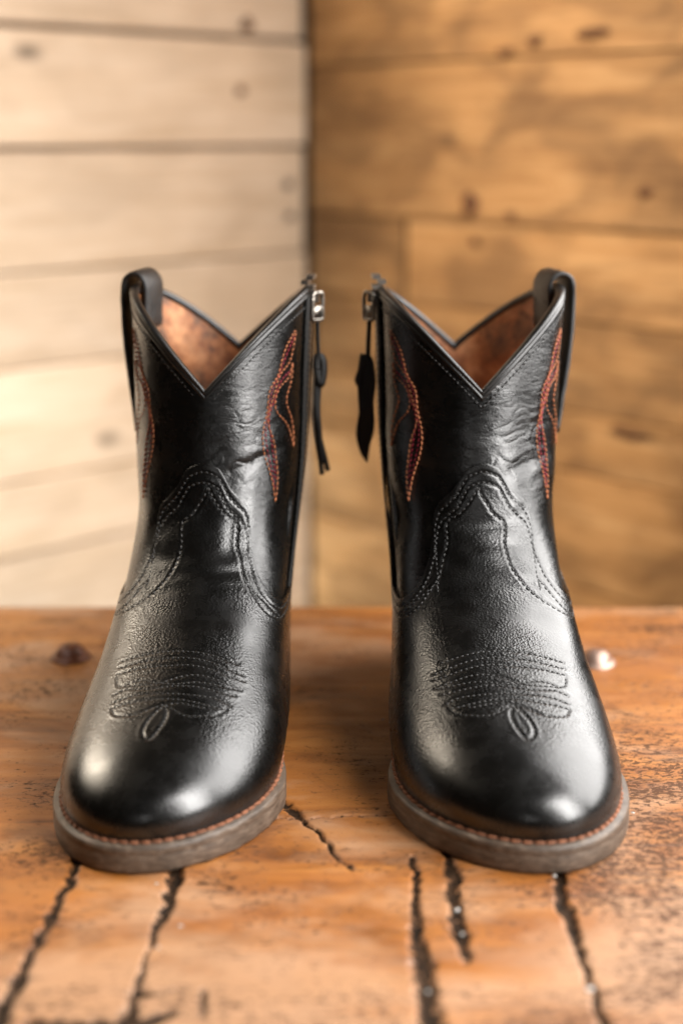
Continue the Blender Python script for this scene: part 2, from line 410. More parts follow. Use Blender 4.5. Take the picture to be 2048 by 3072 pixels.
def build_table():
    xs = np.unique(np.concatenate([np.arange(-.50, -.20, .02), np.arange(-.20, -.135, .004), np.arange(-.135, .135, .0008), np.arange(.135, .20, .004), np.arange(.20, .5001, .02)]).round(5))
    ys = np.unique(np.concatenate([np.arange(-.13, .085, .001), np.arange(.085, .338, .004), [.338]]).round(5))
    X, Y = np.meshgrid(xs, ys)
    P = np.stack([X, Y, X*0], -1)
    jx = X+.0013*fbm(P*170, 3, 4); jy = Y+.0009*fbm(P*230, 9, 2)
    ck = np.zeros_like(X)
    for pts, w in CRACKS: ck = np.maximum(ck, polyd(jx, jy, pts, w))
    Z = .0005*fbm(P*np.array([9, 30, 1]), 21, 2) - .0018*sm(.40, .95, ck)
    for (cx, cy) in ((-.155, .245), (.143, .238)): Z -= .0012*np.exp(-((X-cx)**2+(Y-cy)**2)/(2*.013**2))
    inb = (np.abs(X) < .17) & (Y > -.03) & (Y < .3)
    Z = np.where(inb & (ck < .02), np.minimum(Z, .0003), Z)
    edge = np.minimum(Y+.13, .338-Y); Z = Z - .003*(1-np.clip(edge/.006, 0, 1))**2
    wear = sm(.055, .135, X)*sm(.16, .0, np.abs(Y-.03)-.03)*1.0 + .55*sm(-.055, -.105, Y) + .45*sm(.12, .0, np.hypot(X+.155, (Y-.25)*1.2)-.01) \
        + .55*np.exp(-((X-.055)/.035)**2-((Y+.012)/.025)**2) + .5*np.exp(-((X+.045)/.03)**2-((Y+.006)/.02)**2) + .5*np.exp(-((X+.12)/.03)**2-((Y-.01)/.05)**2) + .6*sm(.10, .2, X)*sm(.15, .3, Y)
    n, m = X.shape
    V = np.stack([X, Y, Z], -1).reshape(-1, 3); F = grid_faces(n, m, False)
    # skirt and underside
    th = .045; bi = np.concatenate([np.arange(m), np.arange(1, n)*m+m-1, (n-1)*m+np.arange(m-2, -1, -1), np.arange(n-2, 0, -1)*m])
    o = len(V); V = np.concatenate([V, V[bi]*[1, 1, 0]+[0, 0, -.010], V[bi]*[1, 1, 0]+[0, 0, -th]])
    k = len(bi); a = np.arange(k); b = (a+1) % k
    F = np.concatenate([F, np.stack([bi[a], o+a, o+b, bi[b]], 1), np.stack([o+a, o+k+a, o+k+b, o+b], 1)])
    root = empty('wooden_table', (0, .10, -.75))
    root['label'] = 'worn orange-brown varnished wooden table top with dark cracks, under both boots'; root['category'] = 'table'
    top = mesh_obj('table_top', V-np.array([0, .10, -.75]), F, MAT['table'], root)
    painted_sheen = sm(-.005, -.075, Y)+.55*sm(.07, .12, X)*sm(.2, .12, Y)  # front and right areas where glossy sheen is painted into the base colour
    for nm, arr in (('crack', ck), ('wear', wear), ('painted_sheen', painted_sheen)):
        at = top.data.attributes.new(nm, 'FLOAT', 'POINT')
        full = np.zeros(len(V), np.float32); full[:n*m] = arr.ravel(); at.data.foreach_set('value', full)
    for sx in (-.43, .43):
        for sy in (-.07, .28):
            v, f = box((sx, sy-.10, .3524), (.06, .06, .7047)); mesh_obj('leg', v, f, MAT['table'], root, False)
    def bolt(x, y, r, h, mat, lab, seed):
        a = np.linspace(0, 2*math.pi, 40, endpoint=False); rows = []
        prof = [(1.28, -.0010), (1.26, .0006), (1.05, .0010), (1.0, .0012), (.97, .25*h), (.86, .58*h), (.66, .84*h), (.40, .96*h), (.15, h), (.001, h)]
        for q, z in prof: rows.append(np.stack([x+np.cos(a)*r*q, y+np.sin(a)*r*q, np.full(40, z)], 1))
        R = np.array(rows); R[4:] += .00018*fbm(R[4:]*260, seed, 2)[..., None]*np.array([1, 1, .8])
        o = mesh_obj('bolt_head', R.reshape(-1, 3)-np.array([0, .10, -.75]), grid_faces(len(prof), 40, True), mat, root)
        o['label'] = lab
    bolt(-.1545, .246, .0088, .0078, MAT['rust'], 'rusty dark brown bolt head', 4)
    bolt(.1440, .2375, .0085, .0072, MAT['bolt'], 'shiny copper bolt head', 8)
    return root
build_table()
def crumbs():
    rng = np.random.default_rng(5); parts = []
    fixed = [(.0855, -.0035, .0017), (.0446, -.029, .0014), (.0449, -.046, .0012), (.0865, -.082, .0020), (-.0735, -.009, .0009), (-.0610, -.0405, .0013),
             (-.0672, -.055, .0012), (.128, .052, .0012), (.012, .198, .0013), (.021, .155, .0011), (-.099, -.029, .0010), (.030, -.083, .0013)]
    pts = fixed+[(rng.uniform(-.13, .15), rng.uniform(-.095, .0), rng.uniform(.0002, .0004)) for _ in range(10)]
    for x, y, r in pts:
        r *= .72
        bm = bmesh.new(); bmesh.ops.create_icosphere(bm, subdivisions=1, radius=r)
        v = np.array([w.co[:] for w in bm.verts])*rng.uniform(.5, 1.25, (len(bm.verts), 1))*[1.2, 1, .6]; v += [x, y, r*.25-.0002]
        parts.append((v, [[q.index for q in f.verts] for f in bm.faces])); bm.free()
    V, F = join(parts); o = mesh_obj('dust_crumbs', V, F, MAT['dust'], None, False)
    o['kind'] = 'stuff'; o['label'] = 'tiny pale crumbs and dust scattered on the table top'; o['category'] = 'dust'
crumbs()

# ================================================================ plank walls meeting in a corner
CORNER = np.array([-.0337, .981]); AL = math.radians(47)
DL = np.array([-math.sin(AL), -math.cos(AL)]); DR = np.array([math.cos(AL), -math.sin(AL)])
def wall(name, d, nrm, joints, mat, splits, length, seed, gapz):
    rng = np.random.default_rng(seed)
    root = empty(name, (CORNER[0], CORNER[1], -.80)); root['kind'] = 'structure'
    ang = math.atan2(d[1], d[0]); back = np.array([*(-nrm*.016), 0])
    R = np.array([[d[0], nrm[0], 0], [d[1], nrm[1], 0], [0, 0, 1]])
    v, f = box((0, 0, 0), (length, .004, joints[-1]-joints[0])); v = v @ R.T + np.array([*(d*(length/2+.001)-nrm*.028), (joints[0]+joints[-1])/2+.80])
    mesh_obj('backing_board', v, f, MAT['backing'], root, False)
    for k in range(len(joints)-1):
        z0, z1 = joints[k], joints[k+1]; cuts = [.004]+splits.get(k, [])+[length]
        for a, b in zip(cuts[:-1], cuts[1:]):
            proud = rng.uniform(-.0035, .0035); gp = gapz.get(k, .0007)
            L, H, T = b-a-.002, z1-z0-2*gp, .020
            nx = 24; bm = bmesh.new()
            bmesh.ops.create_cube(bm, size=1)
            bmesh.ops.scale(bm, vec=(L, T, H), verts=bm.verts)
            bmesh.ops.bevel(bm, geom=bm.edges[:], offset=.0016, segments=2, affect='EDGES')
            me = bpy.data.meshes.new('plank'); bm.to_mesh(me); bm.free(); me.materials.append(mat)
            o = bpy.data.objects.new('plank', me); COL.objects.link(o); o.parent = root
            c = d*((a+b)/2) + nrm*(proud-.010)
            o.location = (c[0], c[1], (z0+z1)/2+.80); o.rotation_euler = (rng.uniform(-.008, .008), 0, ang+rng.uniform(-.003, .003))
    return root
JL = [-.80, -.70, -.595, -.49, -.39, -.285, -.188, -.086, -.017, .0855, .170, .276, .378, .480, .585, .69, .79]
JR = [-.80, -.69, -.57, -.45, -.33, -.215, -.11, -.005, .050, .130, .2095, .353, .47, .58, .69, .79]
nL = np.array([math.cos(AL), -math.sin(AL)]); nR = np.array([-math.sin(AL), -math.cos(AL)])
wall('wall_left', DL, nL, JL, MAT['plank_lit'], {}, .76, 3, {10: .0014, 11: .0024, 12: .0026})
wall('wall_right', DR, nR, JR, MAT['plank_gold'], {9: [.139]}, .56, 11, {})

def spots(root_name, d, nrm, pts, mat, name):
    root = bpy.data.objects[root_name]
    for s_, z, rx, rz in pts:
        a = np.linspace(0, 2*math.pi, 14, endpoint=False); rng = np.random.default_rng(int(s_*1000+z*777+5000))
        k = 1+.18*rng.normal(size=14)
        ring = [np.array([*(d*(s_+rx*q*math.cos(t)*kk)+nrm*(h)), z+.80+rz*q*math.sin(t)*kk]) for q, h in ((1, .0036), (.75, .0046)) for t, kk in zip(a, k)]
        ring.append(np.array([*(d*s_+nrm*.0047), z+.80]))
        F = [[j, (j+1) % 14, 14+(j+1) % 14, 14+j] for j in range(14)]+[[14+j, 14+(j+1) % 14, 28] for j in range(14)]
        mesh_obj(name, ring, F, mat, root)
MAT['knot'] = plain('dark_knot', (.085, .034, .012), .7, 0, .3, .5, 300)
MAT['nail'] = plain('grey_nail', (.075, .062, .052), .6, .4, .4, .4, 300)
spots('wall_left', DL, nL, [(.030, .240, .0055, .0045), (.028, .208, .005, .0042)], MAT['nail'], 'nail')
spots('wall_left', DL, nL, [(.091, .329, .006, .005), (.079, .391, .007, .006)], MAT['knot'], 'knot')
spots('wall_right', DR, nR, [(.295, .366, .008, .005), (.262, .3575, .009, .004), (.225, .226, .011, .012), (.275, .2185, .006, .005), (.418, .242, .007, .005), (.232, .193, .005, .005), (.356, .369, .020, .005), (.416, .041, .022, .005)], MAT['knot'], 'knot')

# ================================================================ boots
R_ = math.radians
def even(dg, val, p):
    """even function of the angle given by knots in degrees, smooth at 0 and 180"""
    k = np.radians(np.array(dg, float)); v = np.array(val, float)
    kk = np.concatenate([-k[1:4][::-1], k, 2*math.pi-k[-4:-1][::-1]]); vv = np.concatenate([v[1:4][::-1], v, v[-4:-1][::-1]])
    a = np.abs((np.asarray(p)+math.pi) % (2*math.pi)-math.pi)
    # monotone (pchip-like) cubic
    h = np.diff(kk); dl = np.diff(vv)/h; m = np.zeros_like(vv)
    for i in range(1, len(vv)-1):
        m[i] = 0 if dl[i-1]*dl[i] <= 0 else 2*dl[i-1]*dl[i]/(dl[i-1]+dl[i])
    i = np.clip(np.searchsorted(kk, a)-1, 0, len(kk)-2); t = (a-kk[i])/h[i]
    return (2*t**3-3*t**2+1)*vv[i]+(t**3-2*t**2+t)*h[i]*m[i]+(-2*t**3+3*t**2)*vv[i+1]+(t**3-t**2)*h[i]*m[i+1]
EDGE_D = [0, 9, 13, 17, 22, 27, 30, 31.5, 34, 38, 46, 58, 70, 80, 92, 112, 135, 158, 180]
EDGE_T = [8.26, 8.17, 8.02, 7.82, 7.66, 7.50, 7.28, 6.95, 6.60, 6.27, 5.88, 5.44, 5.12, 5.02, 5.2, 6.1, 6.7, 6.95, 7.0]
def edge_t(p): return even(EDGE_D, EDGE_T, p)
def warp(P):
    P = np.array(P, float)
    P[..., 0] *= np.where(P[..., 0] < 0, 1-.055*sm(.12, .2, P[..., 2]), 1)
    P[..., 0] += .0060*np.clip(1-P[..., 1]/.078, 0, 1.1)**2
    return P
def phis(n_front, n_rest, fr=52):
    a = np.linspace(-fr, fr, n_front, endpoint=False); b = np.linspace(fr, 360-fr, n_rest, endpoint=False)
    return np.radians(np.concatenate([a, b]))
# ---- curves given as (degrees, ring) knots
def curve(knots, n=400, smooth=True):
    k = np.array(knots, float); s = np.concatenate([[0], np.cumsum(np.hypot(np.diff(k[:, 0])*.35, np.diff(k[:, 1])*8))])
    u = np.linspace(0, s[-1], n)
    if smooth and len(k) > 2: q = cspline(s, k, u)
    else: q = np.stack([np.interp(u, s, k[:, 0]), np.interp(u, s, k[:, 1])], 1)
    return q
def on_surf(q, off=0.0):
    return surf(q[:, 1], np.radians(q[:, 0]), off)
def resample(P, N, pitch):
    s = np.concatenate([[0], np.cumsum(np.linalg.norm(np.diff(P, axis=0), axis=1))]); n = max(1, int(s[-1]/pitch))
    u = (np.arange(n)+.5)*s[-1]/n
    f = lambda A, x: np.stack([np.interp(x, s, A[:, i]) for i in range(3)], 1)
    d = pitch*.2
    T = f(P, np.minimum(u+d, s[-1]))-f(P, np.maximum(u-d, 0)); T /= np.linalg.norm(T, axis=1, keepdims=True)+1e-12
    return f(P, u), T, f(N, u)
_cap = []
def stitches(P, N, pitch, ln, w, h, twist=0.0, jit=0.0, seed=1):
    """one small rounded stitch per step: an 18-vertex capsule lying on the surface"""
    C, T, n = resample(P, N, pitch); rng = np.random.default_rng(seed)
    n = n-(n*T).sum(1, keepdims=True)*T; n /= np.linalg.norm(n, axis=1, keepdims=True)+1e-12; B = np.cross(n, T)
    if twist:
        T, B = T*math.cos(twist)+B*math.sin(twist), B*math.cos(twist)-T*math.sin(twist)
    if jit:
        a = rng.normal(0, jit, (len(C), 1)); T, B = T*np.cos(a)+B*np.sin(a), B*np.cos(a)-T*np.sin(a)
    st = [(-.5, .35), (-.28, .9), (.28, .9), (.5, .35)]; k = 6; an = np.linspace(0, 2*math.pi, k, endpoint=False)
    loc = np.array([(x*ln, math.cos(a)*w*.5*r, math.sin(a)*h*r) for x, r in st for a in an])
    V = (C[:, None]+T[:, None]*loc[None, :, 0:1]+B[:, None]*loc[None, :, 1:2]+n[:, None]*loc[None, :, 2:3])
    f1 = grid_faces(4, k, True).tolist()+[list(range(k))[::-1], list(range(3*k, 4*k))]
    m = len(C); F = [[i+q*24 for i in fc] for q in range(m) for fc in f1]
    return V.reshape(-1, 3), F

BUG = [
 [(36, 4.738), (26.5, 4.975), (11, 5.212), (-4, 5.262), (-19.5, 5.125), (-36, 4.762)],
 [(35.5, 4.638), (24, 4.913), (7, 5.138), (-8, 5.15), (-22.5, 4.962), (-40.5, 4.46)],
 [(35, 4.53), (23, 4.825), (6.5, 5.025), (-9, 5.038), (-25.5, 4.788), (-41, 4.338)],
 [(34.5, 4.49), (33, 4.4), (28.5, 4.438), (15.5, 4.65), (6, 4.762), (-1, 4.85), (-12, 4.875), (-22, 4.738), (-38, 4.275)],
 [(26.5, 4.5), (18.5, 4.688), (10, 4.75), (-2, 4.76), (-13, 4.75), (-24, 4.6), (-39.5, 4.2)],
 [(32, 4.188), (25, 4.438), (14.5, 4.588), (3.5, 4.70), (-7.5, 4.72), (-23, 4.52), (-36.5, 4.15)],
 [(30.5, 4.05), (21.5, 4.362), (10, 4.55), (-3.5, 4.60), (-16, 4.50), (-30, 4.188), (-34.5, 3.963)],
 [(29.5, 3.95), (24, 4.15), (12.5, 4.4), (3.5, 4.5), (-7.5, 4.488), (-21, 4.275), (-32.5, 3.938)],
 [(29.5, 3.95), (27.5, 3.9), (21.5, 3.975), (14, 4.125), (7.5, 4.3), (.5, 4.413)],
 [(.5, 4.413), (-5.5, 4.312), (-12.5, 4.163), (-21.5, 4.038), (-30, 3.925), (-32.5, 3.938)],
 [(.5, 4.413), (-2.5, 4.225), (-2, 4.025), (-.5, 3.838), (2, 3.675), (5.5, 3.762), (6.5, 3.988), (4.5, 4.2), (1.5, 4.35), (-3, 4.425), (-11, 4.388), (-21.5, 4.2)],
]
INNER_A = [(-3, 7.9), (-1.5, 7.762), (2, 7.6), (6, 7.425), (12, 7.275), (11.3, 6.988), (11.5, 6.8), (13.5, 6.562), (17.5, 6.325), (25, 6.025), (39.5, 5.588), (55.5, 5.125), (66, 4.85)]
INNER_B = [(-3, 7.9), (-6.5, 7.712), (-12, 7.5), (-17, 7.363), (-22, 7.238), (-22.5, 6.938), (-25.5, 6.625), (-29, 6.3), (-36, 5.988), (-47, 5.62), (-58, 5.2), (-66, 4.9)]
FLAME = [
 [(65, 10.02), (53, 9.688), (49, 9.425), (42.5, 9.212), (41, 8.938), (38, 8.65), (38.6, 8.3), (43, 7.95), (47, 7.588), (49, 7.35)],
 [(65, 9.988), (59, 9.562), (50, 9.388), (47, 9.2), (44, 9.013), (41.5, 8.812), (45.5, 8.438), (48, 8.1), (49.7, 7.812), (49.6, 7.538), (49, 7.363)],
 [(62.5, 9.538), (59.5, 9.338), (50, 9.2), (47, 9.0), (56, 8.625), (62.5, 8.312), (65.5, 8.1)],
 [(62.5, 9.513), (61.5, 9.25), (57, 8.975), (62, 8.638), (65.5, 8.125)],
]
FLAME_RED = [
 [(64, 9.93), (54.5, 9.62), (49.6, 9.40), (44.5, 9.2), (42.4, 8.94), (40.0, 8.66), (41.2, 8.3), (45, 7.93), (48, 7.6)],
 [(60, 9.40), (50.5, 9.27), (46, 9.03), (43, 8.85), (44, 8.45), (46.3, 8.1), (48.3, 7.75)],
]
def flame_curves(src):
    out = []
    for sgn in (-1, 1):
        for c in src:
            out.append([(sgn*a, t) for a, t in c])
            out.append([(sgn*(180-a*.94), t) for a, t in c])
    return out

# ---- the vamp and counter piece (lower, overlapping the shaft)
VOFF = .0016
def vamp_geometry():
    p = phis(330, 190); m = len(p); et = edge_t(p); ns = 330
    s = np.linspace(0, 1, ns)**.94
    t = s[:, None]*et[None]; P, N = surf(t, np.broadcast_to(p, t.shape), VOFF)
    # channels pressed in along the stitch rows
    rows = []
    for c in BUG: rows.append(on_surf(curve(c, 260), VOFF)[0])
    for c in (INNER_A, INNER_B): rows.append(on_surf(curve(c, 300), VOFF)[0])
    for o in (.13, .30):
        q = np.degrees(np.linspace(-math.pi, math.pi, 1200)); rows.append(on_surf(np.stack([q, edge_t(np.radians(q))-edge_off(np.radians(q), o)], 1), VOFF)[0])
    D = np.full(ns*m, 1.0); flat = P.reshape(-1, 3)
    for rw in rows:
        lo = rw.min(0)-.004; hi = rw.max(0)+.004
        idx = np.where(((flat > lo) & (flat < hi)).all(1))[0]
        seg = rw[::2]
        for a in range(0, len(idx), 4000):
            ii = idx[a:a+4000]; x = flat[ii]
            d2 = (x*x).sum(1)[:, None]+(seg*seg).sum(1)[None]-2*x @ seg.T
            D[ii] = np.minimum(D[ii], np.sqrt(np.maximum(d2.min(1), 0)))
    groove = -.00024*np.exp(-(D/.00070)**2) + .00008*np.exp(-((D-.0017)/.0009)**2)
    P = P + N*groove.reshape(ns, m)[..., None]
    # rolled-under top edge
    top, tn = surf(et, p, VOFF); up = surf(et+.01, p, VOFF)[0]-top; up /= np.linalg.norm(up, axis=1, keepdims=True)+1e-12
    ex = [(top+up*.00025-tn*.00012), (top+up*.0004-tn*.0005), (top+up*.0003-tn*.0016)]
    P = np.concatenate([P, np.array(ex)]); N = np.concatenate([N, np.array([tn]*3)])
    return P, N, np.concatenate([t, np.array([et]*3)]), p
def edge_off(p, o):
    """ring offset that keeps a stitch row a constant distance below the edge"""
    a = np.degrees(np.abs(p)); slope = np.abs(np.gradient(edge_t(p), np.degrees(p)))
    return o*np.minimum(np.sqrt(1+(slope*14)**2), 3.4)
def shaft_geometry():
    p = phis(300, 240, 70); m = len(p); et = edge_t(p)-.22; tc = t_at_z(p, collar_z(p)); ns = 230
    s = np.linspace(0, 1, ns)[:, None]; t = et+(tc-et)*s
    P, N = surf(t, np.broadcast_to(p, t.shape)); return P, N, t, p
def dent(P, c, r, d, N):
    q = ((P-np.array(c))/np.array(r)); return -d*np.exp(-(q*q).sum(-1))
def make_boot(side, loc, rz, sx, label, seed):
    root = empty('ankle_boot', (loc[0], loc[1], 0), rz); root['label'] = label; root['category'] = 'boot'; root['group'] = 'pair of black leather ankle boots'
    sgn = sx
    def put(name, V, F, mat, par=root, smooth=True, stuff=False, do_warp=True):
        V = warp(V) if do_warp else np.array(V, float); V = V.reshape(-1, 3)*np.array([sgn, 1, 1])
        if sgn < 0: F = F[:, ::-1] if isinstance(F, np.ndarray) else [q[::-1] for q in F]
        o = mesh_obj(name, V, F, mat, par, smooth)
        if stuff: o['kind'] = 'stuff'
        return o
    # ---- leather with folds of its own on each boot
    P, N, t, p = VG; A = np.abs(p)[None]
    q = P*np.array([1, 1, 1])
    fold = .00005*fbm(q*np.array([28, 28, 95]), seed, 3)*sm(.05, .085, P[..., 2]) + .00022*fbm(q*22, seed+5, 2)*sm(.03, .06, P[..., 2])
    ank = np.exp(-((P[..., 2]-.098)/.022)**2)*sm(1.2, .5, A)
    fold = fold + ank*.00028*np.sin(P[..., 2]*620+6*noise3(q*35, seed+9))*(.55+.45*noise3(q*60, seed+2))
    if side == 'L':
        fold = fold + dent(P, (.001, .158, .112), (.013, .02, .0075), .0024, N) + dent(P, (-.016, .15, .105), (.004, .02, .012), .0007, N)
    else:
        fold = fold + dent(P, (.004, .155, .106), (.016, .02, .006), .0010, N)
    Fv = grid_faces(P.shape[0], P.shape[1], True)
    vamp = put('vamp', P+N*fold[..., None], Fv, MAT['vamp'])
    P, N, t, p = SG; A = np.abs(p)[None]; q = P
    mid = np.exp(-((P[..., 2]-.142)/.024)**2)
    fold = mid*.00030*fbm(q*np.array([24, 24, 70])+3.1*seed, seed+20, 3) + .0007*fbm(q*13, seed+31, 2)*sm(.20, .15, P[..., 2])
    tilt = .35 if side == 'L' else -.22; cx = -.018 if side == 'L' else .022
    qq = np.stack([q[..., 0]*34, q[..., 1]*34, (q[..., 2]+tilt*(q[..., 0]-cx))*230], -1)
    rid = 1-np.abs(noise3(qq+1.2*noise3(q*90, seed+41)[..., None], seed+40)); rid = rid**2.2
    fold = fold - .00042*rid*np.exp(-((P[..., 2]-.142)/.017)**2)*np.exp(-((P[..., 0]-cx)/.021)**2)*sm(1.9, 1.3, A)
    fold = fold - (.0011 if side == 'L' else .0006)*np.exp(-((P[..., 2]-.131+tilt*(P[..., 0]-cx))/.0036)**2)*np.exp(-((P[..., 0]-cx)/.013)**2)*sm(1.7, 1.2, A)
    # sides below the edge of the counter fall in a little
    fold = fold - .0016*np.exp(-((np.degrees(A)-62)/16)**2)*np.exp(-((P[..., 2]-.104)/.012)**2)
    shaft = put('shaft', P+N*fold[..., None], grid_faces(P.shape[0], P.shape[1], True), MAT['shaft'])
    # ---- stitching
    parts = []
    for k, c in enumerate(BUG):
        a, n = on_surf(curve(c, 500), VOFF-.00022); parts.append(stitches(a, n, .0024, .0018, .00080, .00045, 0, .05, k+seed))
    o = put('toe_stitching', *join(parts), MAT['thread'], vamp, stuff=True)
    parts = []
    for k, c in enumerate((INNER_A, INNER_B)):
        a, n = on_surf(curve(c, 500), VOFF-.00018); parts.append(stitches(a, n, .0030, .0020, .00090, .00048, 0, .05, k+seed))
    for k, off in enumerate((.13, .30)):
        d = np.degrees(np.linspace(-math.pi, math.pi, 2400)); a, n = on_surf(np.stack([d, edge_t(np.radians(d))-edge_off(np.radians(d), off)], 1), VOFF-.00018)
        parts.append(stitches(a, n, .0027, .0019, .00090, .00048, 0, .05, 9+k+seed))
    put('seam_stitching', *join(parts), MAT['thread'], vamp, stuff=True)
    parts = [stitches(*on_surf(curve(c, 500), .00055), .0026, .0021, .00062, .00048, .22, .05, 40+k) for k, c in enumerate(flame_curves(FLAME))]
    o = put('flame_stitching', *join(parts), MAT['orange_thread'], shaft, stuff=True); o['label'] = 'orange flame-shaped decorative stitching'
    parts = [stitches(*on_surf(curve(c, 500), .00045), .0025, .0020, .00055, .00042, -.22, .05, 60+k) for k, c in enumerate(flame_curves(FLAME_RED))]
    o = put('flame_accent_stitching', *join(parts), MAT['red_thread'], shaft, stuff=True); o['label'] = 'crimson inner line of the flame stitching'
    cp = np.linspace(-math.pi, math.pi, 2400); tc = t_at_z(cp, collar_z(cp)-.0080)
    a, n = surf(tc, cp, .0001); put('collar_stitching', *stitches(a, n, .0027, .0020, .00090, .00048, 0, .05, 77), MAT['thread'], shaft, stuff=True)
    # ---- lining and collar binding
    p = phis(200, 160, 70); tc = t_at_z(p, collar_z(p)); s = np.linspace(0, 1, 70)[:, None]; tt = 5.2+(tc-5.2)*s
    Pl, Nl = surf(tt, np.broadcast_to(p, tt.shape), -.0034)
    put('lining', Pl, grid_faces(*Pl.shape[:2], True)[:, ::-1], MAT['lining'])
    p = np.radians(np.concatenate([np.arange(-180, 180, .6)])); tc = t_at_z(p, collar_z(p)); Pc, Nc = surf(tc, p)
    U = surf(tc+.02, p)[0]-surf(tc-.02, p)[0]; U /= np.linalg.norm(U, axis=1, keepdims=True)
    prof = [(.0002, -.0066), (.0009, -.0063), (.0012, -.0052), (.0011, -.0036), (.0005, -.0029), (.0010, -.0022), (.0013, -.0008), (.0009, .0006), (-.0002, .0013), (-.0016, .0015), (-.0030, .0012), (-.0041, .0002), (-.0044, -.0022), (-.0040, -.0050), (-.0033, -.0054), (-.0020, -.0040)]
    prof = [(a*.85-.0004, b*.72) for a, b in prof]
    V, F = sweep(Pc, None, Nc, U, prof, True); put('collar_binding', V, [q[::-1] for q in F], MAT['binding'])
    # ---- pull strap on the outer side
    ps = R_(101); zz = lambda z: surf(t_at_z([ps], [z]), np.array([ps]))[0][0]
    top, nn = surf(t_at_z([ps], [.205]), np.array([ps])); nn = nn[0]*np.array([1, 1, 0]); nn /= np.linalg.norm(nn); tau = np.array([-nn[1], nn[0], 0])
    path = []
    for z in np.linspace(.138, .208, 22):
        k = (z-.138)/.07; path.append(zz(z)+nn*(.0016+.0042*math.sin(k*math.pi*.5)**1.5+.001*math.sin(k*3)))
    c = (zz(.205)*[1, 1, 0])+np.array([0, 0, .2105]); r0 = .0058; r1 = -.0075
    cc = c+nn*(r0+r1)/2; rr = (r0-r1)/2
    for a in np.linspace(0, math.pi, 17)[0:]:
        path.append(cc+nn*rr*math.cos(a)+np.array([0, 0, 1])*rr*1.25*math.sin(a))
    for z in np.linspace(.208, .190, 8)[1:]:
        path.append(zz(z)*[1, 1, 0]+nn*(-.0075+.0014*(.208-z)/.018)+np.array([0, 0, z]))
    path = np.array(path); T = np.gradient(path, axis=0); T /= np.linalg.norm(T, axis=1, keepdims=True)
    tv = np.broadcast_to(tau, path.shape); B = np.cross(T, tv); w = .0115; h = .00125
    prof = [(-w, -h*.7), (-w+.0008, -h), (0, -h*1.15), (w-.0008, -h), (w, -h*.7), (w, h*.7), (w-.0008, h), (0, h*1.15), (-w+.0008, h), (-w, h*.7)]
    V, F = sweep(path, T, tv, B, prof); V = V+.00025*fbm(V*180, seed+3, 2)[:, None]
    strap = put('pull_strap', V, F, MAT['strap'])
    parts = []
    for e in (-.0085, .0085):
        parts.append(stitches(path[1:15]+tau*e+B[1:15]*-h*1.02, -B[1:15], .003, .0021, .0008, .0004))
        parts.append(stitches(path[-7:]+tau*e+B[-7:]*-h*1.02, -B[-7:], .003, .0021, .0008, .0004))
    for e in (-1, 1):
        a = np.linspace(0, 1, 30)[:, None]; i0 = path[-7]+B[-7]*-h*1.05; i1 = path[-2]+B[-2]*-h*1.05
        parts.append(stitches(i0*(1-a)+i1*a+tau*e*.0075*(1-2*a), np.repeat(-B[-4][None], 30, 0), .003, .0021, .0008, .0004))
    put('strap_stitching', *join(parts), MAT['thread'], strap, stuff=True)
    # ---- zip on the inner side
    pz = R_(-88); zs = np.linspace(.050, .2085, 90); tz = t_at_z(np.full(90, pz), zs); rows = []
    for dz in (-.0095, -.009, -.0022, -.0018, .0018, .0022, .009, .0095):
        c0, n0 = surf(tz, np.full(90, pz), 0.0); tg = np.cross(n0, [0, 0, 1.0]); tg /= np.linalg.norm(tg, axis=1, keepdims=True)
        off = .0013 if abs(dz) < .0092 else .0002
        off = .0004 if abs(dz) < .002 else off
        rows.append(c0+tg*dz+n0*off)
    V = np.array(rows).transpose(1, 0, 2); zipp = put('zipper', V, grid_faces(90, 8, False), MAT['tape'])
    parts = []
    for k, z in enumerate(np.arange(.052, .209, .0016)):
        c0, n0 = surf(t_at_z([pz], [z]), np.array([pz]), .0008); c0 = c0[0]; n0 = n0[0]; tg = np.cross(n0, [0, 0, 1.0]); tg /= np.linalg.norm(tg)
        parts.append(box(c0+tg*(.0008 if k % 2 else -.0008), (.0026, .0011, .0015), np.stack([tg, [0, 0, 1], n0], 1)))
    put('zipper_teeth', *join(parts), MAT['metal'], zipp, smooth=False, stuff=True)
    pk, nk = surf(t_at_z([pz], [.211]), np.array([pz])); pk = pk[0]; nk = nk[0]*[1, 1, 0]; nk /= np.linalg.norm(nk); tk = np.cross(nk, [0, 0, 1.0])
    Rm = np.stack([tk, nk, [0, 0, 1]], 1)
    parts = []
    for e in (-.0031, .0031):
        for k in range(3):
            parts.append(box(pk+nk*(.0010-.0030*(k == 1))+tk*e*(1+.1*k)+np.array([0, 0, .0020+.0026*k]), (.0034, .0042, .0021), Rm))
    put('top_stop', *join(parts), MAT['metal'], zipp, smooth=False)
    # slider body, pull frame, cord and leather
    hk = pk+nk*.0018
    v1 = box(hk+np.array([0, 0, -.0040]), (.0074, .0030, .0085), Rm); v2 = box(hk+nk*.0026+np.array([0, 0, -.0030]), (.0030, .0022, .0060), Rm)
    slider = put('zipper_slider', *join([v1, v2]), MAT['metal'], smooth=False)
    fr = []; zt, zb, hw = -.0010, -.0150, .0042
    e1 = nk*.55+tk*.83; e1 /= np.linalg.norm(e1)                        # pull hangs half turned
    ctr = hk+nk*.0030
    loop = [ctr+e1*x+np.array([0, 0, z]) for x, z in ((-hw, zt-.002), (-hw+.0012, zt), (hw-.0012, zt), (hw, zt-.002), (hw, zb+.001), (hw-.001, zb), (-hw+.001, zb), (-hw, zb+.001), (-hw, zt-.002))]
    lp = np.array(loop); seg = np.concatenate([lp[i]+(lp[i+1]-lp[i])*np.linspace(0, 1, 6, endpoint=False)[:, None] for i in range(len(lp)-1)]+[lp[:1]])
